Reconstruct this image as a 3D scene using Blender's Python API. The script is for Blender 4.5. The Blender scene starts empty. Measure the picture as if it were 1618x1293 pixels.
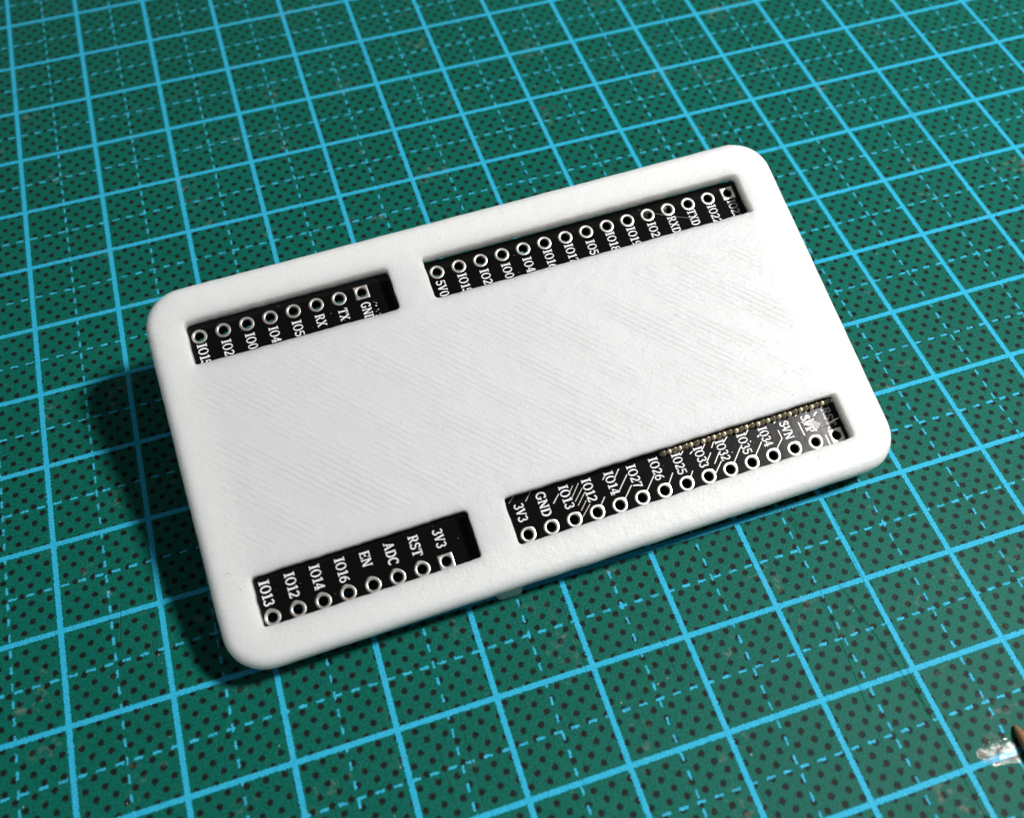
import bpy, bmesh, math, random
from mathutils import Matrix, Vector, noise
from mathutils.geometry import tessellate_polygon

# ------------------------------------------------------------------ scene, camera, light
scene = bpy.context.scene
C = scene.collection
MM = 0.001

CAM_POS = Vector((33.5546, -76.8123, 97.4107)) * MM
CAM_ROWS = ((0.9517755, -0.3067348, -0.0060918),      # right
            (-0.2634271, -0.8068948, -0.5287030),     # down
            (0.1572562, 0.5048113, -0.8487850))       # forward
cam_data = bpy.data.cameras.new('camera')
cam_data.sensor_fit = 'HORIZONTAL'
cam_data.sensor_width = 36.0
cam_data.lens = 36.0 * 1576.51 / 1618.0
cam_data.clip_start = 0.002
cam_data.clip_end = 20.0
cam_data.dof.use_dof = True
cam_data.dof.focus_distance = 0.110
cam_data.dof.aperture_fstop = 28.0
cam = bpy.data.objects.new('camera', cam_data)
C.objects.link(cam)
r, d, f = (Vector(v) for v in CAM_ROWS)
m = Matrix((r, -d, -f)).transposed().to_4x4()
m.translation = CAM_POS
cam.matrix_world = m
scene.camera = cam

world = bpy.data.worlds.new('World')
scene.world = world
world.use_nodes = True
bg = world.node_tree.nodes['Background']
bg.inputs[0].default_value = (0.92, 0.97, 1.0, 1)
bg.inputs[1].default_value = 0.105

# the desk lamp: its place follows from the cast shadow and from its mirror image in the board and the glue
LAMP = Vector((0.282, -0.056, 0.318))
ld = bpy.data.lights.new('desk_lamp', 'AREA')
ld.shape = 'DISK'
ld.size = 0.056
ld.energy = 1.9
ld.color = (1.0, 0.975, 0.94)
lamp = bpy.data.objects.new('desk_lamp', ld)
C.objects.link(lamp)
lamp.location = LAMP
lamp.rotation_euler = (Vector((0.050, -0.020, 0.0)) - LAMP).to_track_quat('-Z', 'Y').to_euler()

scene.view_settings.view_transform = 'Standard'
scene.view_settings.look = 'None'
scene.view_settings.exposure = 0.0
scene.view_settings.gamma = 1.0
scene.view_settings.use_curve_mapping = False
scene.render.engine = 'CYCLES'

# ------------------------------------------------------------------ node helpers
class NT:
    def __init__(self, name):
        self.mat = bpy.data.materials.new(name)
        self.mat.use_nodes = True
        self.t = self.mat.node_tree
        self.bsdf = self.t.nodes['Principled BSDF']
        self.out = self.t.nodes['Material Output']
    def n(self, kind, **kw):
        nd = self.t.nodes.new(kind)
        for k, v in kw.items():
            setattr(nd, k, v)
        return nd
    def link(self, a, b):
        self.t.links.new(a, b)
    def put(self, sock, v):
        if isinstance(v, bpy.types.NodeSocket):
            self.link(v, sock)
        else:
            sock.default_value = v
    def m(self, op, a, b=0.0, c=None, clamp=False):
        nd = self.n('ShaderNodeMath', operation=op, use_clamp=clamp)
        self.put(nd.inputs[0], a)
        self.put(nd.inputs[1], b)
        if c is not None:
            self.put(nd.inputs[2], c)
        return nd.outputs[0]
    def coords(self, scale=1000.0):
        tc = self.n('ShaderNodeTexCoord')
        vm = self.n('ShaderNodeVectorMath', operation='SCALE')
        self.link(tc.outputs['Object'], vm.inputs[0])
        vm.inputs['Scale'].default_value = scale
        return vm.outputs[0]
    def noise(self, vec, scale, detail=2.0, rough=0.5):
        nd = self.n('ShaderNodeTexNoise')
        self.link(vec, nd.inputs['Vector'])
        nd.inputs['Scale'].default_value = scale
        nd.inputs['Detail'].default_value = detail
        nd.inputs['Roughness'].default_value = rough
        return nd.outputs[0]
    def ramp(self, v, a, b, lo=0.0, hi=1.0):
        nd = self.n('ShaderNodeMapRange', interpolation_type='SMOOTHSTEP')
        self.put(nd.inputs[0], v)
        for i, x in zip((1, 2, 3, 4), (a, b, lo, hi)):
            self.put(nd.inputs[i], x)
        return nd.outputs[0]
    def mix(self, fac, a, b):
        nd = self.n('ShaderNodeMix', data_type='RGBA')
        self.put(nd.inputs[0], fac)
        for s, v in ((nd.inputs[6], a), (nd.inputs[7], b)):
            self.put(s, v if isinstance(v, bpy.types.NodeSocket) else (*v, 1))
        return nd.outputs[2]
    def bump(self, h, strength, dist, normal=None):
        nd = self.n('ShaderNodeBump')
        nd.inputs['Strength'].default_value = strength
        nd.inputs['Distance'].default_value = dist
        self.link(h, nd.inputs['Height'])
        if normal is not None:
            self.link(normal, nd.inputs['Normal'])
        return nd.outputs[0]
    def set(self, **kw):
        for k, v in kw.items():
            s = self.bsdf.inputs[k.replace('_', ' ')]
            if isinstance(v, tuple) and len(v) == 3 and s.type == 'RGBA':
                v = (*v, 1)
            self.put(s, v)

# ------------------------------------------------------------------ materials
def mat_cutting_mat():
    k = NT('cutting_mat_print')
    v = k.coords()
    sep = k.n('ShaderNodeSeparateXYZ')
    k.link(v, sep.inputs[0])
    x, y = sep.outputs[0], sep.outputs[1]
    j1 = k.noise(v, 3.2, 2, 0.6)
    vo = k.n('ShaderNodeVectorMath', operation='ADD')
    k.link(v, vo.inputs[0]); vo.inputs[1].default_value = (37.3, 11.9, 0)
    j2 = k.noise(vo.outputs[0], 3.2, 2, 0.6)
    j3 = k.m('MULTIPLY_ADD', k.noise(v, 7.0, 1, 0.5), 0.26, -0.13)
    xj = k.m('ADD', k.m('ADD', x, j3), k.m('MULTIPLY_ADD', j1, 0.30, -0.15))
    yj = k.m('ADD', k.m('ADD', y, j3), k.m('MULTIPLY_ADD', j2, 0.30, -0.15))
    def wrapd(s, off, per):       # distance to the nearest multiple
        fr = k.m('FRACT', k.m('ADD', k.m('DIVIDE', k.m('SUBTRACT', s, off), per), 0.5))
        return k.m('MULTIPLY', k.m('ABSOLUTE', k.m('SUBTRACT', fr, 0.5)), per)
    lv = k.ramp(wrapd(xj, 0.0, 10.0), 0.25, 0.31, 1, 0)
    lh = k.ramp(wrapd(yj, 0.0, 10.0), 0.25, 0.31, 1, 0)
    hd = k.m('MULTIPLY', k.ramp(wrapd(yj, 5.0, 10.0), 0.10, 0.16, 1, 0),
             k.ramp(wrapd(xj, 0.80, 1.752), 0.40, 0.46, 1, 0))
    vd = k.m('MULTIPLY', k.ramp(wrapd(xj, 5.0, 10.0), 0.085, 0.145, 1, 0),
             k.ramp(wrapd(yj, -32.65, 1.754), 0.38, 0.44, 1, 0))
    full = k.m('MAXIMUM', lv, lh)
    dash = k.m('MAXIMUM', hd, vd)
    # worn dashes: the thin print breaks up here and there
    wear = k.ramp(k.noise(v, 0.9, 2, 0.6), 0.36, 0.52, 0.72, 1.0)
    ink = k.m('MAXIMUM', full, k.m('MULTIPLY', dash, wear))
    def lattice(ax, ay):
        a = wrapd(xj, ax, 1.80); b = wrapd(yj, ay, 2.06)
        return k.m('SQRT', k.m('ADD', k.m('MULTIPLY', a, a), k.m('MULTIPLY', b, b)))
    dd = k.m('MINIMUM', lattice(78.37, -67.19), lattice(79.27, -66.16))
    dot = k.ramp(dd, 0.23, 0.41, 1, 0)
    # base colours
    big = k.noise(v, 0.05, 2)
    fine = k.ramp(k.noise(v, 3.8, 3, 0.65), 0.30, 0.70)
    green = k.mix(fine, (0.0012, 0.094, 0.070), (0.0042, 0.158, 0.118))
    green = k.mix(k.ramp(big, 0.35, 0.65), green, k.mix(fine, (0.0012, 0.086, 0.064), (0.0042, 0.148, 0.110)))
    dotc = k.mix(fine, (0.005, 0.007, 0.007), (0.016, 0.014, 0.013))
    col = k.mix(k.m('MULTIPLY', dot, 0.97), green, dotc)
    blue = k.mix(k.noise(v, 4.0, 2, 0.6), (0.012, 0.37, 0.61), (0.034, 0.50, 0.76))
    blue = k.mix(k.ramp(k.noise(v, 7.5, 2, 0.6), 0.56, 0.70, 0.0, 0.7), blue, (0.20, 0.68, 0.86))  # sparkle of the ink painted in as pale specks
    blue = k.mix(k.m('MULTIPLY', k.m('SUBTRACT', 1.0, full), 0.15), blue, (0.10, 0.60, 0.82))
    col = k.mix(ink, col, blue)
    # grime: greyish smudges with a shape of their own and fine pale dust
    sm = k.m('MULTIPLY', k.ramp(k.noise(v, 0.16, 3, 0.55), 0.585, 0.70), k.ramp(k.noise(v, 1.2, 3, 0.6), 0.50, 0.68))
    col = k.mix(k.m('MULTIPLY', sm, 0.38), col, (0.30, 0.27, 0.22))
    vor = k.n('ShaderNodeTexVoronoi'); k.link(v, vor.inputs['Vector']); vor.inputs['Scale'].default_value = 0.55
    dust = k.m('MULTIPLY', k.ramp(vor.outputs['Distance'], 0.028, 0.05, 1, 0), k.ramp(k.noise(v, 0.12, 2), 0.50, 0.58))
    col = k.mix(k.m('MULTIPLY', dust, 0.75), col, (0.62, 0.60, 0.50))
    # hairline knife cuts
    cutw = k.n('ShaderNodeMapping'); k.link(v, cutw.inputs[0]); cutw.inputs['Rotation'].default_value = (0, 0, 0.5); cutw.inputs['Scale'].default_value = (0.35, 0.028, 1)
    cv = k.n('ShaderNodeTexVoronoi', feature='DISTANCE_TO_EDGE'); k.link(cutw.outputs[0], cv.inputs['Vector']); cv.inputs['Scale'].default_value = 0.35
    cut = k.m('MULTIPLY', k.ramp(cv.outputs['Distance'], 0.0, 0.006, 1, 0), k.ramp(k.noise(v, 0.07, 2), 0.52, 0.60))
    col = k.mix(k.m('MULTIPLY', cut, 0.35), col, (0.015, 0.06, 0.05))
    # relief: pebbled vinyl, ink film, cuts
    peb = k.noise(v, 4.2, 3, 0.62)
    h = k.m('ADD', k.m('MULTIPLY', peb, 0.8), k.m('ADD', k.m('MULTIPLY', ink, 0.45), k.m('MULTIPLY', dot, -0.35)))
    h = k.m('SUBTRACT', h, k.m('MULTIPLY', cut, 0.8))
    rough = k.m('ADD', k.m('MULTIPLY_ADD', fine, 0.16, 0.40), k.m('MULTIPLY', sm, 0.1))
    k.set(Base_Color=col, Roughness=rough, Normal=k.bump(h, 0.8, 0.00008), Specular_IOR_Level=0.10, Sheen_Weight=0.06, Sheen_Roughness=0.45)
    return k.mat

def mat_printed_plastic():
    k = NT('white_printed_plastic')
    v = k.coords()
    sep = k.n('ShaderNodeSeparateXYZ'); k.link(v, sep.inputs[0])
    u, w = sep.outputs[0], sep.outputs[1]
    bev = k.n('ShaderNodeBevel', samples=4); bev.inputs['Radius'].default_value = 0.00013
    # 45 degree top-layer roads, 0.44 mm apart, only inside the perimeters, fading in and out
    wob = k.noise(v, 0.5, 2)
    s = k.m('ADD', k.m('MULTIPLY', k.m('ADD', u, w), 0.7071), k.m('MULTIPLY', wob, 0.16))
    road = k.m('SINE', k.m('MULTIPLY', s, 2 * math.pi / 0.62))
    road = k.m('SUBTRACT', 1.0, k.m('POWER', k.m('MULTIPLY_ADD', road, 0.5, 0.5), 3.0))
    inside = k.m('MULTIPLY', k.ramp(w, -26.0, -23.5), k.ramp(w, -7.5, -5.0, 1, 0))
    inside = k.m('MULTIPLY', inside, k.m('MULTIPLY', k.ramp(u, -3.2, -1.0), k.ramp(u, 60.0, 64.5, 1, 0)))
    cx = k.n('ShaderNodeCombineXYZ')
    k.put(cx.inputs[0], k.m('MULTIPLY', k.m('ADD', u, w), 0.26)); k.put(cx.inputs[1], k.m('MULTIPLY', k.m('SUBTRACT', u, w), 0.055))
    patch = k.ramp(k.noise(cx.outputs[0], 1.0, 3, 0.6), 0.36, 0.68, 0.08, 1.0)
    roadh = k.m('MULTIPLY', k.m('MULTIPLY', road, inside), patch)
    # perimeter roads round the rim: short streaks along the edge
    grain = k.noise(v, 2.6, 4, 0.65)
    grain2 = k.noise(v, 0.7, 2, 0.5)
    h = k.m('ADD', k.m('MULTIPLY', roadh, 1.0), k.m('ADD', k.m('MULTIPLY', grain, 1.35), k.m('MULTIPLY', grain2, 1.3)))
    # glints: tiny smooth facets where the nozzle left a gloss
    vor = k.n('ShaderNodeTexVoronoi'); k.link(v, vor.inputs['Vector']); vor.inputs['Scale'].default_value = 2.1
    glint = k.m('MULTIPLY', k.ramp(vor.outputs['Distance'], 0.05, 0.24, 1, 0), k.ramp(k.noise(v, 0.8, 2), 0.42, 0.56))
    h = k.m('ADD', h, k.m('MULTIPLY', glint, 0.7))
    h = k.m('ADD', h, k.m('MULTIPLY', k.noise(v, 6.0, 2, 0.6), 0.35))
    tone = k.noise(v, 0.22, 3, 0.55)
    col = k.mix(tone, (0.825, 0.828, 0.812), (0.885, 0.885, 0.87))
    # faint grey finger marks near the corner
    d0 = k.n('ShaderNodeVectorMath', operation='DISTANCE'); k.link(v, d0.inputs[0]); d0.inputs[1].default_value = (-2.4, -26.8, 0)
    mark = k.m('MULTIPLY', k.ramp(d0.outputs['Value'], 0.4, 2.4, 1, 0), k.ramp(k.noise(v, 1.7, 3, 0.7), 0.55, 0.68))
    col = k.mix(k.m('MULTIPLY', mark, 0.45), col, (0.30, 0.30, 0.30))
    rough = k.m('SUBTRACT', k.m('MULTIPLY_ADD', grain, 0.25, 0.30), k.m('MULTIPLY', glint, 0.30))
    k.set(Base_Color=col, Roughness=rough, Normal=k.bump(h, 0.6, 0.00010, bev.outputs[0]),
          Subsurface_Weight=1.0, Subsurface_Radius=(1.0, 0.93, 0.84), Subsurface_Scale=0.0034, Specular_IOR_Level=0.55)
    return k.mat

def mat_solder_mask():
    k = NT('black_solder_mask')
    v = k.coords()
    n1 = k.noise(v, 1.1, 3, 0.6)
    n2 = k.noise(v, 7.0, 2, 0.6)
    vor = k.n('ShaderNodeTexVoronoi'); k.link(v, vor.inputs['Vector']); vor.inputs['Scale'].default_value = 1.3
    speck = k.m('MULTIPLY', k.ramp(vor.outputs['Distance'], 0.05, 0.09, 1, 0), k.ramp(k.noise(v, 0.6, 2), 0.52, 0.60))
    col = k.mix(k.m('MULTIPLY', speck, 0.5), (0.0035, 0.0035, 0.004), (0.35, 0.34, 0.32))
    h = k.m('ADD', n1, k.m('MULTIPLY', n2, 0.15))
    k.set(Base_Color=col, Roughness=k.m('MULTIPLY_ADD', n2, 0.10, 0.13), Normal=k.bump(h, 0.16, 0.00004), Specular_IOR_Level=0.15)
    return k.mat

def mat_metal(name, c0, c1, rough, bumps=0.25, metallic=0.85):
    k = NT(name)
    v = k.coords()
    n = k.noise(v, 2.3, 3, 0.6)
    k.set(Base_Color=k.mix(n, c0, c1), Metallic=metallic, Roughness=k.m('MULTIPLY_ADD', n, 0.2, rough - 0.1),
          Normal=k.bump(k.noise(v, 4.0, 2), bumps, 0.00004))
    return k.mat

def mat_ink():
    k = NT('white_silkscreen_ink')
    v = k.coords()
    n = k.noise(v, 6.0, 3, 0.65)
    k.set(Base_Color=k.mix(k.ramp(n, 0.3, 0.6), (0.52, 0.53, 0.55), (0.84, 0.86, 0.90)), Roughness=0.45)
    return k.mat

def mat_plain(name, col, rough, col2=None, scale=3.0, **kw):
    k = NT(name)
    v = k.coords()
    n = k.noise(v, scale, 3, 0.6)
    k.set(Base_Color=k.mix(n, col, col2 or col), Roughness=rough, Normal=k.bump(n, 0.2, 0.00003), **kw)
    return k.mat

def mat_clear_glue():
    k = NT('clear_glue')
    v = k.coords()
    n = k.m('ADD', k.noise(v, 1.3, 2, 0.5), k.m('MULTIPLY', k.noise(v, 4.5, 2, 0.6), 0.5))
    bn = k.bump(n, 0.42, 0.0002)
    tr = k.n('ShaderNodeBsdfTransparent'); tr.inputs[0].default_value = (0.93, 0.95, 0.93, 1)
    gl = k.n('ShaderNodeBsdfGlossy'); gl.inputs['Roughness'].default_value = 0.045; k.link(bn, gl.inputs['Normal'])
    fr = k.n('ShaderNodeFresnel'); fr.inputs['IOR'].default_value = 1.5; k.link(bn, fr.inputs['Normal'])
    mx = k.n('ShaderNodeMixShader'); k.link(fr.outputs[0], mx.inputs[0]); k.link(tr.outputs[0], mx.inputs[1]); k.link(gl.outputs[0], mx.inputs[2])
    k.link(mx.outputs[0], k.out.inputs[0])
    return k.mat

M = {
    'mat': mat_cutting_mat(), 'plastic': mat_printed_plastic(), 'mask': mat_solder_mask(), 'ink': mat_ink(),
    'tin': mat_metal('tinned_copper', (0.60, 0.58, 0.54), (0.84, 0.82, 0.78), 0.36, 0.35, 0.93),
    'trace': mat_metal('bare_trace', (0.52, 0.49, 0.44), (0.74, 0.71, 0.66), 0.5, 0.3, 0.45),
    'solder': mat_metal('dull_solder', (0.20, 0.18, 0.12), (0.36, 0.33, 0.24), 0.34, 0.4, 0.55),
    'gold': mat_metal('gold_glint', (0.98, 0.84, 0.55), (1.0, 0.92, 0.72), 0.34, 0.2, 0.2),
    'fibre': mat_plain('pale_fibre', (0.70, 0.69, 0.66), 0.4),
    'wire': mat_metal('brown_copper', (0.30, 0.14, 0.065), (0.50, 0.27, 0.15), 0.40, 0.35, 0.3),
    'glue': mat_clear_glue(),
}

# ------------------------------------------------------------------ mesh helpers (all in millimetres)
def mesh_obj(name, verts, faces, mat, parent=None, smooth=False, angle=None):
    me = bpy.data.meshes.new(name)
    me.from_pydata([(a * MM, b * MM, c * MM) for a, b, c in verts], [], faces)
    me.validate()
    bm = bmesh.new(); bm.from_mesh(me); bmesh.ops.recalc_face_normals(bm, faces=bm.faces); bm.to_mesh(me); bm.free()
    if smooth:
        for p in me.polygons:
            p.use_smooth = True
        if angle:
            me.set_sharp_from_angle(angle=math.radians(angle))
    me.materials.append(mat)
    o = bpy.data.objects.new(name, me)
    C.objects.link(o)
    o.parent = parent
    return o

def share(name, src, parent, loc):
    o = bpy.data.objects.new(name, src.data)
    C.objects.link(o)
    o.parent = parent
    o.location = Vector(loc) * MM
    return o

def tag(o, label, category=None, group=None, kind=None):
    o['label'] = label
    if category: o['category'] = category
    if group: o['group'] = group
    if kind: o['kind'] = kind
    return o

def empty(name, matrix):
    o = bpy.data.objects.new(name, None)
    o.empty_display_size = 0.005
    C.objects.link(o)
    o.matrix_world = matrix
    return o

def rounded_rect(u0, u1, v0, v1, r, seg=8, step=None):
    """counter-clockwise outline; straight runs cut every `step`"""
    pts = []
    cs = ((u1 - r, v0 + r, -90), (u1 - r, v1 - r, 0), (u0 + r, v1 - r, 90), (u0 + r, v0 + r, 180))
    for cx, cy, a0 in cs:
        for i in range(seg + 1):
            a = math.radians(a0 + 90 * i / seg)
            pts.append((cx + r * math.cos(a), cy + r * math.sin(a)))
    if step:
        out = []
        for i, a in enumerate(pts):
            b = pts[(i + 1) % len(pts)]
            L = math.dist(a, b)
            n = max(1, int(L / step))
            out += [(a[0] + (b[0] - a[0]) * j / n, a[1] + (b[1] - a[1]) * j / n) for j in range(n)]
        pts = out
    return pts

def wobble(pts, amp, freq, seed):
    out = []
    n = len(pts)
    for i, (a, b) in enumerate(pts):
        p, q = pts[i - 1], pts[(i + 1) % n]
        t = Vector((q[0] - p[0], q[1] - p[1])); t.normalize()
        e = amp * noise.noise(Vector((a * freq, b * freq, seed))) + 0.5 * amp * noise.noise(Vector((a * freq * 3, b * freq * 3, seed + 9)))
        out.append((a + t.y * e, b - t.x * e))
    return out

def prism(pts, z0, z1):
    n = len(pts)
    v = [(a, b, z0) for a, b in pts] + [(a, b, z1) for a, b in pts]
    f = [list(range(n))[::-1], list(range(n, 2 * n))] + [[i, (i + 1) % n, n + (i + 1) % n, n + i] for i in range(n)]
    return v, f

# ------------------------------------------------------------------ the cutting mat (the surface)
def build_mat():
    x0, x1, y0, y1 = -170, 430, -200, 250
    pts = rounded_rect(x0, x1, y0, y1, 6, 6)
    v, f = prism(pts, -3.0, -0.25)
    n = len(pts)
    ins = rounded_rect(x0 + .25, x1 - .25, y0 + .25, y1 - .25, 5.75, 6)
    f = [g for g in f if g != list(range(n, 2 * n))]
    v += [(a, b, 0) for a, b in ins]
    f += [[n + i, n + (i + 1) % n, 2 * n + (i + 1) % n, 2 * n + i] for i in range(n)] + [list(range(2 * n, 3 * n))]
    o = mesh_obj('cutting_mat', v, f, M['mat'])
    tag(o, 'green cutting mat printed with blue centimetre grid lines and black dots', kind='structure')
    return o
build_mat()

# ------------------------------------------------------------------ frame of the tilted plate
RP = Matrix(((0.99974280, -0.02258048, 0.00210949), (0.02239420, 0.96822700, -0.24906820), (0.00358162, 0.24905138, 0.96848365)))
TP = Vector((20.63058, -6.93323, 13.15714))
MP = RP.to_4x4(); MP.translation = TP * MM
MPI = MP.inverted()
def to_world(u, v, w=0.0):
    return RP @ Vector((u, v, w)) + TP
def to_plate(x, y, z):
    return RP.transposed() @ (Vector((x, y, z)) - TP)

# windows in plate coordinates
UL0, UL1, UR0, UR1 = -1.075, 21.155, 25.05, 63.06
VT0, VT1, VB0, VB1 = -3.996, 1.183, -32.204, -27.036
OUT = (-5.10, 67.53, -36.01, 5.354)
T_RIM, T_SLAB, T_SKIRT = 1.50, 1.00, 2.40

def build_plate():
    root = empty('cover_plate', MP)
    tag(root, 'white 3D printed cover plate with four slots lying tilted on the mat', 'cover plate')
    u0, u1, v0, v1 = OUT
    prof = [(0.35, -T_SKIRT), (0.06, -2.2), (0.0, -1.9), (0.0, -1.15), (0.03, -0.85), (0.13, -0.55), (0.30, -0.30), (0.55, -0.12), (0.85, -0.02), (1.1, 0.0)]
    rings = []
    for ins, z in prof:
        pts = rounded_rect(u0 + ins, u1 - ins, v0 + ins, v1 - ins, 4.3 - ins, 10, 0.9)
        rings.append((pts, z))
    n = len(rings[0][0])
    base = rounded_rect(u0, u1, v0, v1, 4.3, 10, 0.9)
    # the same parametrisation for every ring: offset the base outline inwards
    verts, faces = [], []
    wb = wobble(base, 0.055, 0.45, 3.1)
    for ins, z in prof:
        for i in range(len(base)):
            p, q = base[i - 1], base[(i + 1) % len(base)]
            t = Vector((q[0] - p[0], q[1] - p[1])).normalized()
            k = 1 - min(1, ins / 1.1)
            a = base[i][0] + (wb[i][0] - base[i][0]) * k
            b = base[i][1] + (wb[i][1] - base[i][1]) * k
            verts.append((a - t.y * ins, b + t.x * ins, z))
    n = len(base)
    for r_ in range(len(prof) - 1):
        for i in range(n):
            a, b = r_ * n + i, r_ * n + (i + 1) % n
            faces.append([a, b, b + n, a + n])
    faces.append(list(range(n))[::-1])
    faces.append(list(range((len(prof) - 1) * n, len(prof) * n)))
    body = mesh_obj('body', verts, faces, M['plastic'])
    cutters = []
    def cutter(pts, z0, z1):
        v, f = prism(pts, z0, z1)
        cutters.append(mesh_obj('cutter', v, f, M['plastic']))
    for i, (a, b, c, e) in enumerate(((UL0, UL1, VT0, VT1), (UR0, UR1, VT0, VT1), (UL0, UL1, VB0, VB1), (UR0, UR1, VB0, VB1))):
        pts = wobble(rounded_rect(a, b, c, e, 0.42, 5, 0.45), 0.075, 0.9, 11.0 + 5 * i)
        cutter(pts, -6, 1.0)
    cutter(rounded_rect(-2.05, 64.6, -33.2, 2.15, 1.0, 4), -6, -T_RIM)
    cutter(rounded_rect(-0.55, 62.5, -31.2, 0.3, 0.5, 3), -6.2, -T_SLAB)
    for c in cutters:
        mod = body.modifiers.new('cut', 'BOOLEAN'); mod.operation = 'DIFFERENCE'; mod.solver = 'EXACT'; mod.object = c
    dg = bpy.context.evaluated_depsgraph_get()
    me = bpy.data.meshes.new_from_object(body.evaluated_get(dg))
    me.name = 'body'
    old = body.data
    body.modifiers.clear(); body.data = me
    bpy.data.meshes.remove(old)
    for c in cutters:
        cm = c.data; bpy.data.objects.remove(c); bpy.data.meshes.remove(cm)
    for p in me.polygons: p.use_smooth = True
    me.set_sharp_from_angle(angle=math.radians(32))
    while len(me.materials) > 1: me.materials.pop()
    body.parent = root
    # legs: short foot under the near edge, two taller ones under the far rim, all standing on the mat
    def leg(x0, x1, y0, y1, ztop, r_, taper=0.0):
        v, f = [], []
        rows = [(0.12, 0.0), (0.0, 0.15), (0.0, ztop)]
        ring = None
        for ins, z in rows:
            pts = rounded_rect(x0 + ins, x1 - ins, y0 + ins, y1 - ins, r_, 5)
            v += [tuple(to_plate(a, b, z if z < ztop else to_world(*[to_plate(a, b, ztop)[i] for i in (0, 1)], -T_SKIRT + 0.2).z)) for a, b in pts]
            ring = len(pts)
        for k in range(len(rows) - 1):
            f += [[k * ring + i, k * ring + (i + 1) % ring, (k + 1) * ring + (i + 1) % ring, (k + 1) * ring + i] for i in range(ring)]
        f += [list(range(ring))[::-1], list(range(2 * ring, 3 * ring))]
        return mesh_obj('leg', v, f, M['plastic'], root, True, 40)
    leg(42.95, 45.95, -40.70, -38.9, 1.9, 0.78)
    leg(30.0, 33.4, -5.6, -3.6, 11.0, 0.6)
    leg(72.0, 75.4, -4.9, -2.9, 11.0, 0.6)
    return root
plate = build_plate()

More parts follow.
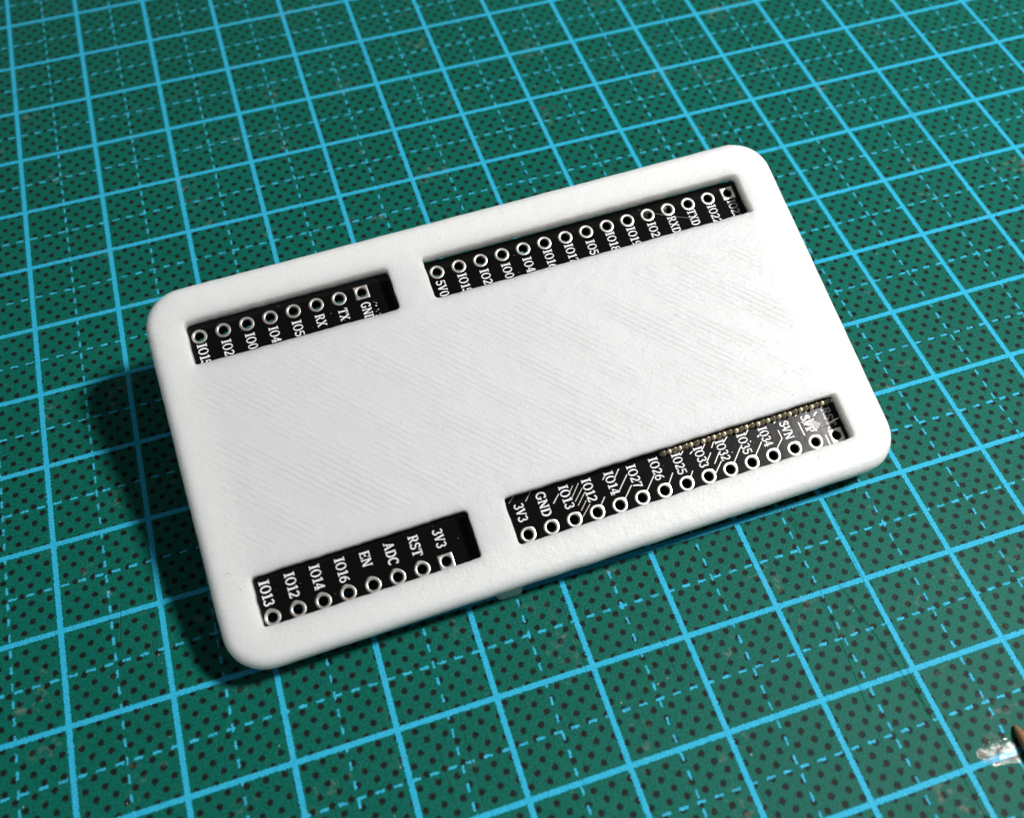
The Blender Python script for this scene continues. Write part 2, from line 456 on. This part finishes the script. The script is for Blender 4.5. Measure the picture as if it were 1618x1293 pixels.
# ------------------------------------------------------------------ serif lettering
def arc(cx, cy, rx, ry, a0, a1, n=10):
    return [(cx + rx * math.cos(math.radians(a0 + (a1 - a0) * i / n)), cy + ry * math.sin(math.radians(a0 + (a1 - a0) * i / n))) for i in range(n + 1)]
TH, TN = 0.185, 0.115      # thick and thin strokes
def glyph(ch):
    """(advance, [(polyline, width, closed)])"""
    S = lambda x, y, w: ([(x - w, y), (x + w, y)], 0.10)
    if ch == 'I': return 0.47, [([(.235, 0), (.235, 1)], TH + .02), S(.235, .05, .20), S(.235, .95, .20)]
    if ch == 'O': return 0.80, [('ring', .40, .5, .37, .53, .205, .42)]
    if ch == '0': return 0.68, [('ring', .34, .5, .31, .52, .155, .42)]
    if ch == '1': return 0.56, [([(.30, 0), (.30, 1)], TH), ([(.31, .96), (.10, .83)], .11), S(.30, .05, .22)]
    if ch == '2': return 0.66, [(arc(.31, .72, .21, .23, 165, -20, 9) + [(.40, .45), (.10, .10)], .15), ([(.05, .07), (.58, .07)], .145), ([(.555, .03), (.565, .24)], .08)]
    if ch == '3': return 0.64, [(arc(.29, .75, .20, .20, 160, -80, 9), .14), (arc(.29, .28, .24, .235, 80, -165, 10), .15)]
    if ch == '4': return 0.68, [([(.43, 0), (.43, 1)], TH), ([(.42, .97), (.07, .33)], .10), ([(.03, .31), (.64, .31)], .12), S(.43, .05, .19)]
    if ch == '5': return 0.64, [([(.15, .93), (.56, .93)], .135), ([(.15, .97), (.12, .50)], .11), (arc(.28, .31, .25, .27, 120, -160, 11), .15)]
    if ch == '6': return 0.66, [('ring', .33, .31, .29, .33, .145, .21), ([(.50, .95), (.28, .82), (.13, .60), (.10, .33)], .13)]
    if ch == '7': return 0.62, [([(.05, .93), (.58, .93)], .14), ([(.53, .90), (.34, .5), (.26, 0)], .15), ([(.09, .97), (.08, .74)], .09)]
    if ch == '8': return 0.64, [('ring', .32, .75, .24, .25, .115, .145), ('ring', .32, .27, .28, .29, .135, .175)]
    if ch == '9': return 0.66, [('ring', .33, .69, .29, .33, .145, .21), ([(.16, .05), (.38, .18), (.53, .40), (.56, .67)], .13)]
    if ch == 'V': return 0.76, [([(.13, 1), (.38, .03)], TH), ([(.37, .03), (.63, 1)], .11), S(.13, .95, .15), S(.63, .95, .13)]
    if ch == 'G': return 0.80, [(arc(.40, .5, .31, .46, 45, 320, 16), .16), ([(.63, .40), (.63, .10)], .15), ([(.45, .42), (.76, .42)], .10), ([(.62, .72), (.64, .98)], .09)]
    if ch == 'N': return 0.84, [([(.15, 0), (.15, 1)], .12), ([(.15, .97), (.66, .03)], TH), ([(.68, 0), (.68, 1)], .12), S(.15, .05, .14), S(.68, .95, .14), S(.10, .95, .10)]
    if ch == 'D': return 0.80, [([(.18, 0), (.18, 1)], TH), ([(.06, .95), (.36, .95)], .10), ([(.06, .05), (.36, .05)], .10), (arc(.35, .5, .33, .45, 88, -88, 12), .17)]
    if ch == 'R': return 0.80, [([(.18, 0), (.18, 1)], TH), S(.18, .05, .17), ([(.05, .95), (.38, .95)], .10), ([(.2, .50), (.38, .50)], .10), (arc(.37, .725, .21, .225, 88, -88, 9), .16), ([(.40, .48), (.66, .04)], .17), ([(.62, .05), (.79, .05)], .10)]
    if ch == 'T': return 0.74, [([(.37, 0), (.37, 1)], TH), S(.37, .05, .18), ([(.05, .94), (.69, .94)], .115), ([(.08, .97), (.06, .70)], .09), ([(.66, .97), (.68, .70)], .09)]
    if ch == 'X': return 0.80, [([(.14, 1), (.66, 0)], TH), ([(.64, 1), (.14, 0)], .11), S(.15, .95, .14), S(.62, .95, .13), S(.16, .05, .13), S(.64, .05, .14)]
    if ch == 'E': return 0.74, [([(.18, 0), (.18, 1)], TH), ([(.05, .95), (.64, .95)], .10), ([(.05, .05), (.66, .05)], .10), ([(.2, .51), (.50, .51)], .10), ([(.63, .97), (.64, .74)], .09), ([(.65, .03), (.66, .27)], .09), ([(.50, .40), (.50, .62)], .09)]
    if ch == 'A': return 0.82, [([(.40, 1), (.16, .03)], .11), ([(.39, 1), (.66, .03)], TH), ([(.22, .33), (.58, .33)], .10), S(.15, .05, .14), S(.66, .05, .15)]
    if ch == 'C': return 0.76, [(arc(.40, .5, .31, .46, 42, 318, 16), .165), ([(.62, .70), (.64, .97)], .09)]
    if ch == 'S': return 0.66, [(arc(.32, .74, .21, .21, 30, 255, 9) + arc(.31, .27, .23, .23, 80, -150, 10), .155), ([(.52, .74), (.54, .97)], .08), ([(.07, .02), (.08, .25)], .08)]
    if ch == 'P': return 0.74, [([(.18, 0), (.18, 1)], TH), S(.18, .05, .17), ([(.05, .95), (.38, .95)], .10), ([(.2, .46), (.38, .46)], .10), (arc(.37, .705, .22, .245, 88, -88, 9), .16)]
    return 0.5, []

def strip(pl, w):
    """mitred ribbon along a polyline -> left and right rails"""
    n = len(pl); L, R_ = [], []
    for i in range(n):
        p = Vector(pl[i])
        d1 = (p - Vector(pl[i - 1])).normalized() if i > 0 else None
        d2 = (Vector(pl[i + 1]) - p).normalized() if i < n - 1 else None
        dd = (d1 or d2) if not (d1 and d2) else (d1 + d2).normalized()
        nrm = Vector((-dd.y, dd.x))
        k = 1.0 if not (d1 and d2) else min(1.6, 1.0 / max(0.4, nrm.dot(Vector((-d1.y, d1.x)))))
        L.append(p + nrm * w * .5 * k); R_.append(p - nrm * w * .5 * k)
    return L, R_

def text_mesh(word, parent, u, v, height, length, z, mat, align='start'):
    """word reading towards -v, letter tops towards +u; (u, v) is the middle of the line and its start"""
    adv = sum(glyph(c)[0] for c in word)
    sx = length / adv
    verts, faces = [], []
    x = 0.0; lay = 0
    for c in word:
        a, strokes = glyph(c)
        for s in strokes:
            lay += 1
            zz = z + 0.0035 * (lay % 5)
            if s[0] == 'ring':
                _, cx, cy, ro, rp, ri, rq = s
                n = 24; b0 = len(verts)
                for i in range(n):
                    t = 2 * math.pi * i / n
                    for rx, ry in ((ro, rp), (ri, rq)):
                        verts.append((x + cx + rx * math.cos(t), cy + ry * math.sin(t), zz))
                for i in range(n):
                    j = (i + 1) % n
                    faces.append([b0 + 2 * i, b0 + 2 * j, b0 + 2 * j + 1, b0 + 2 * i + 1])
            else:
                pl, w = s[0], s[1]
                L, R_ = strip(pl, w)
                b0 = len(verts); n = len(pl)
                for p in L + R_: verts.append((x + p.x, p.y, zz))
                for i in range(n - 1): faces.append([b0 + i, b0 + i + 1, b0 + n + i + 1, b0 + n + i])
        x += a
    out = [(u + (yy - .5) * height, v - xx * sx, zz) for xx, yy, zz in verts]
    o = mesh_obj('pin_label', out, faces, mat, parent)
    # print faces the viewer side of the board
    bm = bmesh.new(); bm.from_mesh(o.data)
    for fc in bm.faces:
        if fc.normal.z < 0: fc.normal_flip()
    bm.to_mesh(o.data); bm.free()
    return o

# ------------------------------------------------------------------ circuit boards
HOLE_R = 0.50
def pad_mesh(name, square, tear, parent, thick):
    """annular pad with chamfered rim and blackened barrel"""
    n = 32
    rows = []
    def outer(a, ins):
        if square:
            c, s = math.cos(a), math.sin(a)
            k = (0.78 - ins) / max(abs(c), abs(s))
            return k
        r_ = 0.82 - ins
        if tear:
            dlt = (a - math.radians(tear) + math.pi) % (2 * math.pi) - math.pi
            r_ += 0.12 * math.exp(-(dlt / 0.42) ** 2)
        return r_
    spec = [(lambda a: outer(a, 0), 0.0), (lambda a: outer(a, 0.02), 0.03), (lambda a: outer(a, 0.10), 0.05), (lambda a: 0.60, 0.05), (lambda a: 0.54, 0.02), (lambda a: 0.485, -0.05), (lambda a: 0.475, -0.13), (lambda a: 0.465, -thick - 0.03)]
    v, f = [], []
    for fn, z in spec:
        for i in range(n):
            a = 2 * math.pi * i / n
            r_ = fn(a)
            v.append((r_ * math.cos(a), r_ * math.sin(a), z))
    for k in range(len(spec) - 1):
        for i in range(n):
            j = (i + 1) % n
            f.append([k * n + i, k * n + j, (k + 1) * n + j, (k + 1) * n + i])
    o = mesh_obj(name, v, f, M['tin'], parent, True, 35)
    o.data.materials.append(M['mask'])  # mask black on the barrel wall puts shade into the hole
    for p in o.data.polygons:
        if p.center.z < -0.2 * MM: p.material_index = 1
    return o

def board_mesh(parent, u0, u1, v0, v1, rad, holes, ztop, thick):
    outer = rounded_rect(u0, u1, v0, v1, rad, 6)
    loops = [[Vector((a, b, 0)) for a, b in outer]]
    for hu, hv in holes:
        loops.append([Vector((hu + HOLE_R * math.cos(-2 * math.pi * i / 20), hv + HOLE_R * math.sin(-2 * math.pi * i / 20), 0)) for i in range(20)])
    tris = tessellate_polygon(loops)
    flat = [p for l in loops for p in l]
    N = len(flat)
    v = [(p.x, p.y, ztop) for p in flat] + [(p.x, p.y, ztop - thick) for p in flat]
    f = [list(t) for t in tris] + [[i + N for i in t][::-1] for t in tris]
    k = 0
    for l in loops:
        n = len(l)
        f += [[k + i, k + (i + 1) % n, N + k + (i + 1) % n, N + k + i] for i in range(n)]
        k += n
    return mesh_obj('substrate', v, f, M['mask'], parent)

def seg_box(name, parent, a, b, w, z, h, mat):
    A, B = Vector(a), Vector(b)
    dd = (B - A).normalized(); nn = Vector((-dd.y, dd.x)) * w * .5
    base = [A - nn, B - nn, B + nn, A + nn]
    top = [A - nn * .6, B - nn * .6, B + nn * .6, A + nn * .6]
    v = [(p.x, p.y, z) for p in base] + [(p.x, p.y, z + h) for p in top]
    f = [[4, 5, 6, 7]] + [[i, (i + 1) % 4, 4 + (i + 1) % 4, 4 + i] for i in range(4)]
    return mesh_obj(name, v, f, mat, parent)

def dome(name, parent, u, v, ru, rv, z, h, mat, n=14, rings=5):
    vs, fs = [], []
    for k in range(rings):
        t = math.pi / 2 * k / rings
        for i in range(n):
            a = 2 * math.pi * i / n
            vs.append((ru * math.cos(t) * math.cos(a), rv * math.cos(t) * math.sin(a), h * math.sin(t)))
    vs.append((0, 0, h))
    for k in range(rings - 1):
        fs += [[k * n + i, k * n + (i + 1) % n, (k + 1) * n + (i + 1) % n, (k + 1) * n + i] for i in range(n)]
    fs += [[(rings - 1) * n + i, (rings - 1) * n + (i + 1) % n, len(vs) - 1] for i in range(n)]
    o = mesh_obj(name, vs, fs, mat, parent, True)
    o.location = Vector((u, v, z)) * MM
    return o

PITCH = 2.54
def build_board(label, group, ztop, rect, rows, thick=1.6):
    root = empty('circuit_board', MP @ Matrix.Translation(Vector((0, 0, ztop)) * MM))
    tag(root, label, 'circuit board', group)
    holes = [(u0 + PITCH * i, v) for u0, v, words, side, sq, tear in rows for i in range(len(words))]
    board_mesh(root, *rect, holes, 0.0, thick)
    for u0, v, words, side, sq, tear in rows:
        first = None
        for i, wd in enumerate(words):
            u = u0 + PITCH * i
            if i == sq:
                o = pad_mesh('pad', True, 0, root, thick); o.location = Vector((u, v, 0)) * MM
            elif first is None:
                first = pad_mesh('pad', False, tear, root, thick); first.location = Vector((u, v, 0)) * MM
            else:
                share('pad', first, root, (u, v, 0))
            word, start, length = wd
            text_mesh(word, root, u + 0.02, start, 1.02, length, 0.012, M['ink'])
    return root

random.seed(4)
def up(words, start=-1.13):
    out = []
    for w in words:
        L = {4: 2.6, 3: 1.95, 2: 1.48}[len(w)]
        out.append((w, start, L))
    return out
LZ, RZ = -1.49, -2.0
lu, ll = (0.0, -0.30), (-0.08, -31.26)
left_board = build_board(
    'black eight hole pin board showing through the two shorter slots', None, LZ, (-1.40, 22.6, -32.6, 1.26, 1.0),
    [(lu[0], lu[1], [('IO15', -1.16, 2.55), ('IO2', -1.42, 1.92), ('IO0', -1.42, 1.92), ('IO4', -1.42, 1.92), ('IO5', -1.44, 1.92), ('RX', -1.48, 1.48), ('TX', -1.52, 1.45), ('GND', -1.52, 2.2)], 1, 7, 0),
     (ll[0], ll[1], [('IO13', -27.5, 2.62), ('IO12', -27.48, 2.62), ('IO14', -27.5, 2.6), ('IO16', -27.58, 2.6), ('EN', -27.72, 1.62), ('ADC', -27.6, 2.4), ('RST', -27.7, 2.2), ('3V3', -27.82, 2.0)], 1, 7, 100)])
left_board['label'] = 'shorter black pin board with grey pads under the two short slots, labels ending in 3V3'

ru, rl = (26.45, -0.07), (26.54, -31.15)
right_board = build_board(
    'longer black pin board', None, RZ, (24.98, 63.38, -32.5, 1.38, 0.5),
    [(ru[0], ru[1], [('5V0', -1.14, 2.0), ('IO15', -1.0, 2.5), ('IO2', -1.2, 1.95), ('IO0', -1.18, 1.95), ('IO4', -1.18, 1.95), ('IO16', -0.95, 2.5), ('IO17', -0.95, 2.5), ('IO5', -1.2, 1.92), ('IO18', -0.88, 2.5), ('IO19', -0.98, 2.5), ('IO21', -1.1, 2.5), ('RXD', -1.04, 2.2), ('TXD', -0.86, 2.1), ('IO22', -0.95, 2.5), ('IO23', -0.98, 2.5)], 1, 14, 0),
     (rl[0], rl[1], [('3V3', -27.75, 2.0), ('GND', -27.26, 2.72), ('IO13', -27.3, 2.65), ('IO12', -27.35, 2.62), ('IO14', -27.35, 2.65), ('IO27', -27.4, 2.6), ('IO26', -27.35, 2.6), ('IO25', -27.68, 2.4), ('IO33', -27.7, 2.4), ('IO32', -27.72, 2.4), ('IO35', -27.75, 2.4), ('IO34', -27.8, 2.25), ('SVN', -27.9, 2.1), ('SVP', -27.95, 2.1), ('RST', -27.85, 2.2)], 1, 14, 40)])
right_board['label'] = 'longer black pin board with bright pads and white traces under the two long slots'

TRACES = [((30.09, -28.88), (30.97, -28.06)), ((32.09, -28.28), (32.67, -27.68)), ((32.07, -28.96), (33.34, -27.61)), ((32.34, -29.37), (33.53, -28.23)), ((32.48, -29.87), (33.68, -28.7)), ((32.62, -30.47), (33.49, -29.6)), ((32.57, -31.13), (33.73, -30.09)),
          ((34.88, -30.46), (35.48, -29.83)), ((37.26, -28.17), (37.95, -27.45)), ((37.22, -29.64), (38.57, -28.3)), ((37.49, -30.65), (38.62, -29.53)), ((35.91, -28.06), (36.36, -27.6)), ((25.7, -27.43), (26.64, -26.67)), ((27.39, -27.78), (28.5, -26.67)), ((30.34, -26.89), (30.58, -26.59)),
          ((39.96, -30.62), (41.29, -29.26)), ((42.47, -30.62), (43.32, -29.6)), ((44.99, -30.62), (45.45, -30.05)), ((47.66, -31.11), (48.8, -30.02)), ((47.26, -29.63), (48.07, -28.79)), ((48.01, -30.05), (48.92, -29.06)), ((50.1, -30.54), (51.38, -29.21)), ((44.85, -28.05), (45.32, -27.65)), ((47.23, -28.25), (47.84, -27.67)), ((49.73, -28.22), (50.49, -27.63)), ((48.35, -28.33), (48.82, -27.75)), ((45.85, -28.27), (46.22, -28.03)),
          ((52.57, -30.61), (53.85, -29.33)), ((55.2, -30.52), (56.16, -29.67)), ((56.16, -29.67), (56.1, -28.68)), ((55.97, -27.85), (56.54, -27.44)), ((57.24, -27.66), (57.7, -27.41)), ((58.58, -27.79), (58.99, -27.52)), ((59.83, -27.78), (60.29, -27.43)), ((58.6, -28.53), (58.68, -30.12)), ((60.93, -30.78), (60.95, -32.05)), ((52.42, -28.1), (52.96, -27.64))]
for i, (a, b) in enumerate(TRACES):
    w = 0.085 if (1 <= i <= 6 or 12 <= i <= 14) else 0.13
    if i in (34, 35): w = 0.17
    seg_box('trace', right_board, a, b, w, 0.004 + 0.0012 * (i % 4), 0.03, M['trace'])

# castellated module soldered on the right board, mostly hidden by the cover
mod_top = 0.75
mpts = rounded_rect(42.6, 63.2, -27.16, -3.96, 0.3, 3)
v, f = prism(mpts, 0.004, mod_top)
module = mesh_obj('module', v, f, M['mask'], right_board)
v, f = prism(rounded_rect(45.0, 61.5, -25.0, -6.0, 0.6, 4), mod_top - 0.01, -T_SLAB - RZ + 0.004)   # shield can, its top meets the cover
mesh_obj('shield', v, f, M['tin'], module)
for row_v, sgn in ((-27.22, -1), (-3.90, 1)):
    j0 = g0 = None
    for i in range(16):
        u = 43.05 + 1.295 * i
        if j0 is None:
            j0 = dome('solder_joint', module, u, row_v, 0.47, 0.52, 0.03, 0.72, M['solder'])
            g0 = dome('glint_bead', module, u + 0.62, row_v + sgn * 0.16, 0.26, 0.31, 0.44, 0.44, M['gold'])  # pale gold bead stands in for the highlight on each dome
        else:
            share('solder_joint', j0, module, (u, row_v + random.uniform(-.03, .03), 0.03))
            share('glint_bead', g0, module, (u + 0.62 + random.uniform(-.08, .08), row_v + sgn * (0.16 + random.uniform(-.07, .07)), 0.40))

# scraped, tin-splashed corner by the last pads; glare glints modelled as streaks and flecks
for i in range(8):
    a = Vector((59.35 + 0.13 * i, -28.75 + 0.16 * i * 0.35))
    seg_box('scratch_glint', right_board, (58.9 + 0.17 * i, -28.55 - 0.02 * i), (60.25 + 0.10 * i, -30.05 + 0.09 * i), 0.05, 0.003 + 0.001 * (i % 3), 0.012, M['trace'])
def fleck(u, v, ru, rv, h, rot, seed):
    n = 12; rs = random.Random(seed)
    ring = [(math.cos(2 * math.pi * i / n) * ru * rs.uniform(.6, 1.25), math.sin(2 * math.pi * i / n) * rv * rs.uniform(.6, 1.25)) for i in range(n)]
    vs = [(a, b, 0) for a, b in ring] + [(a * .55, b * .55, h) for a, b in ring] + [(0, 0, h * 1.2)]
    fs = [[i, (i + 1) % n, n + (i + 1) % n, n + i] for i in range(n)] + [[n + i, n + (i + 1) % n, 2 * n] for i in range(n)]
    o = mesh_obj('solder_glint', vs, fs, M['tin'], right_board, True)
    o.location = Vector((u, v, 0.002)) * MM
    o.rotation_euler.z = math.radians(rot)
for i, (u, v, a, b, rt) in enumerate([(59.55, -28.35, .42, .13, 25), (60.85, -28.15, .40, .11, 35), (60.15, -28.75, .26, .10, 20), (61.75, -29.55, .16, .10, 60), (61.6, -30.15, .24, .10, 35), (61.9, -27.8, .12, .08, 0), (59.2, -29.6, .15, .22, 0), (60.1, -29.85, .16, .2, 20), (53.75, -28.65, .20, .13, 30), (54.3, -28.35, .16, .13, 10), (56.9, -28.6, .18, .10, 40), (57.2, -28.25, .10, .08, 0), (50.3, -29.45, .10, .07, 0), (57.55, -29.2, .12, .08, 0), (52.7, -28.95, .10, .14, 0)]):
    fleck(u, v, a, b, 0.03, rt, 50 + i)
# dried flux grains on the shorter board, below the GND pad
for i, (u, v) in enumerate([(18.75, -1.75), (18.95, -1.95), (18.85, -2.25), (18.7, -2.9), (18.95, -2.75), (18.55, -3.4), (18.85, -3.55), (19.0, -3.3)]):
    s = 0.05 + 0.035 * ((i * 7) % 3)
    o = dome('flux_grain', left_board, u, v, s, s * .8, 0.0, s * .6, M['fibre'], 8, 3)

# ------------------------------------------------------------------ loose fibres
def tube(name, pts, radii, mat, n=8, parent=None):
    vs, fs = [], []
    P = [Vector(p) for p in pts]
    for i, p in enumerate(P):
        t = (P[min(i + 1, len(P) - 1)] - P[max(i - 1, 0)]).normalized()
        a = t.orthogonal().normalized(); b = t.cross(a)
        if i and (a - la).length > 1: a, b = -a, -b
        la = a
        for k in range(n):
            th = 2 * math.pi * k / n
            vs.append(tuple(p + (a * math.cos(th) + b * math.sin(th)) * radii[i]))
    for i in range(len(P) - 1):
        fs += [[i * n + k, i * n + (k + 1) % n, (i + 1) * n + (k + 1) % n, (i + 1) * n + k] for k in range(n)]
    fs += [list(range(n))[::-1], list(range((len(P) - 1) * n, len(P) * n))]
    return mesh_obj(name, vs, fs, mat, parent, True, 60)

pts = [to_world(60.15 + 3.05 * t, -29.95 + 0.40 * t + 0.05 * math.sin(3 * t), -1.93 + 1.35 * t) for t in [i / 8 for i in range(9)]]
fib = tube('fibre', pts, [0.016] + [0.03] * 7 + [0.014], M['fibre'], 6)
tag(fib, 'fine pale plastic strand sticking up from board corner beside square RST pad', 'fibre')
pts = [to_world(51.0 + 6.0 * t, 0.80 - 2.9 * t - 0.25 * math.sin(math.pi * t), -1.93 + 0.10 * math.sin(math.pi * t)) for t in [i / 10 for i in range(11)]]
fib2 = tube('fibre', pts, [0.008] + [0.012] * 9 + [0.008], M['fibre'], 6)
tag(fib2, 'hair thin strand lying across board between RXD and TXD labels', 'fibre')

# ------------------------------------------------------------------ wire end and glue on the mat
W = [(86.28, -67.85, 0.22), (86.25, -68.3, 0.34), (86.2, -69.0, 0.50), (86.2, -70.0, 0.60), (86.45, -71.5, 0.66), (86.9, -74.0, 0.66), (87.9, -78.0, 0.66), (89.6, -83.0, 0.66), (92.0, -88.0, 0.66)]
wire = tube('wire', [(a, b, max(c - 0.02, 0.2)) for a, b, c in W], [0.14] + [c for a, b, c in W[1:]], M['wire'], 14)
tag(wire, 'brown copper coloured wire end tapering to a blunt tip on the mat', 'wire')

def glue():
    rs = random.Random(8)
    cx, cy = 84.3, -69.55
    n, rings = 48, 7
    vs, fs = [], []
    for k in range(rings):
        t = k / rings
        for i in range(n):
            a = 2 * math.pi * i / n
            e = 1 + 0.28 * noise.noise(Vector((math.cos(a) * 1.6, math.sin(a) * 1.6, 2.2))) + 0.16 * noise.noise(Vector((math.cos(a) * 5, math.sin(a) * 5, 7.0)))
            ru, rv = 2.7 * e * (1 - t), 1.25 * e * (1 - t)
            xx, yy = cx + ru * math.cos(a), cy + rv * math.sin(a) - 0.10 * ru * math.cos(a)
            h = 0.004 + 0.10 * (1 - (1 - t) ** 2) + 0.05 * t * noise.noise(Vector((xx * 1.1, yy * 1.1, 4)))
            vs.append((xx, yy, max(0.004, h)))
    vs.append((cx, cy, 0.11))
    for k in range(rings - 1):
        fs += [[k * n + i, k * n + (i + 1) % n, (k + 1) * n + (i + 1) % n, (k + 1) * n + i] for i in range(n)]
    fs += [[(rings - 1) * n + i, (rings - 1) * n + (i + 1) % n, len(vs) - 1] for i in range(n)]
    o = mesh_obj('glue_smear', vs, fs, M['glue'], None, True)
    tag(o, 'clear glossy glue smear glinting on a blue grid line beside the wire end', 'glue')
glue()
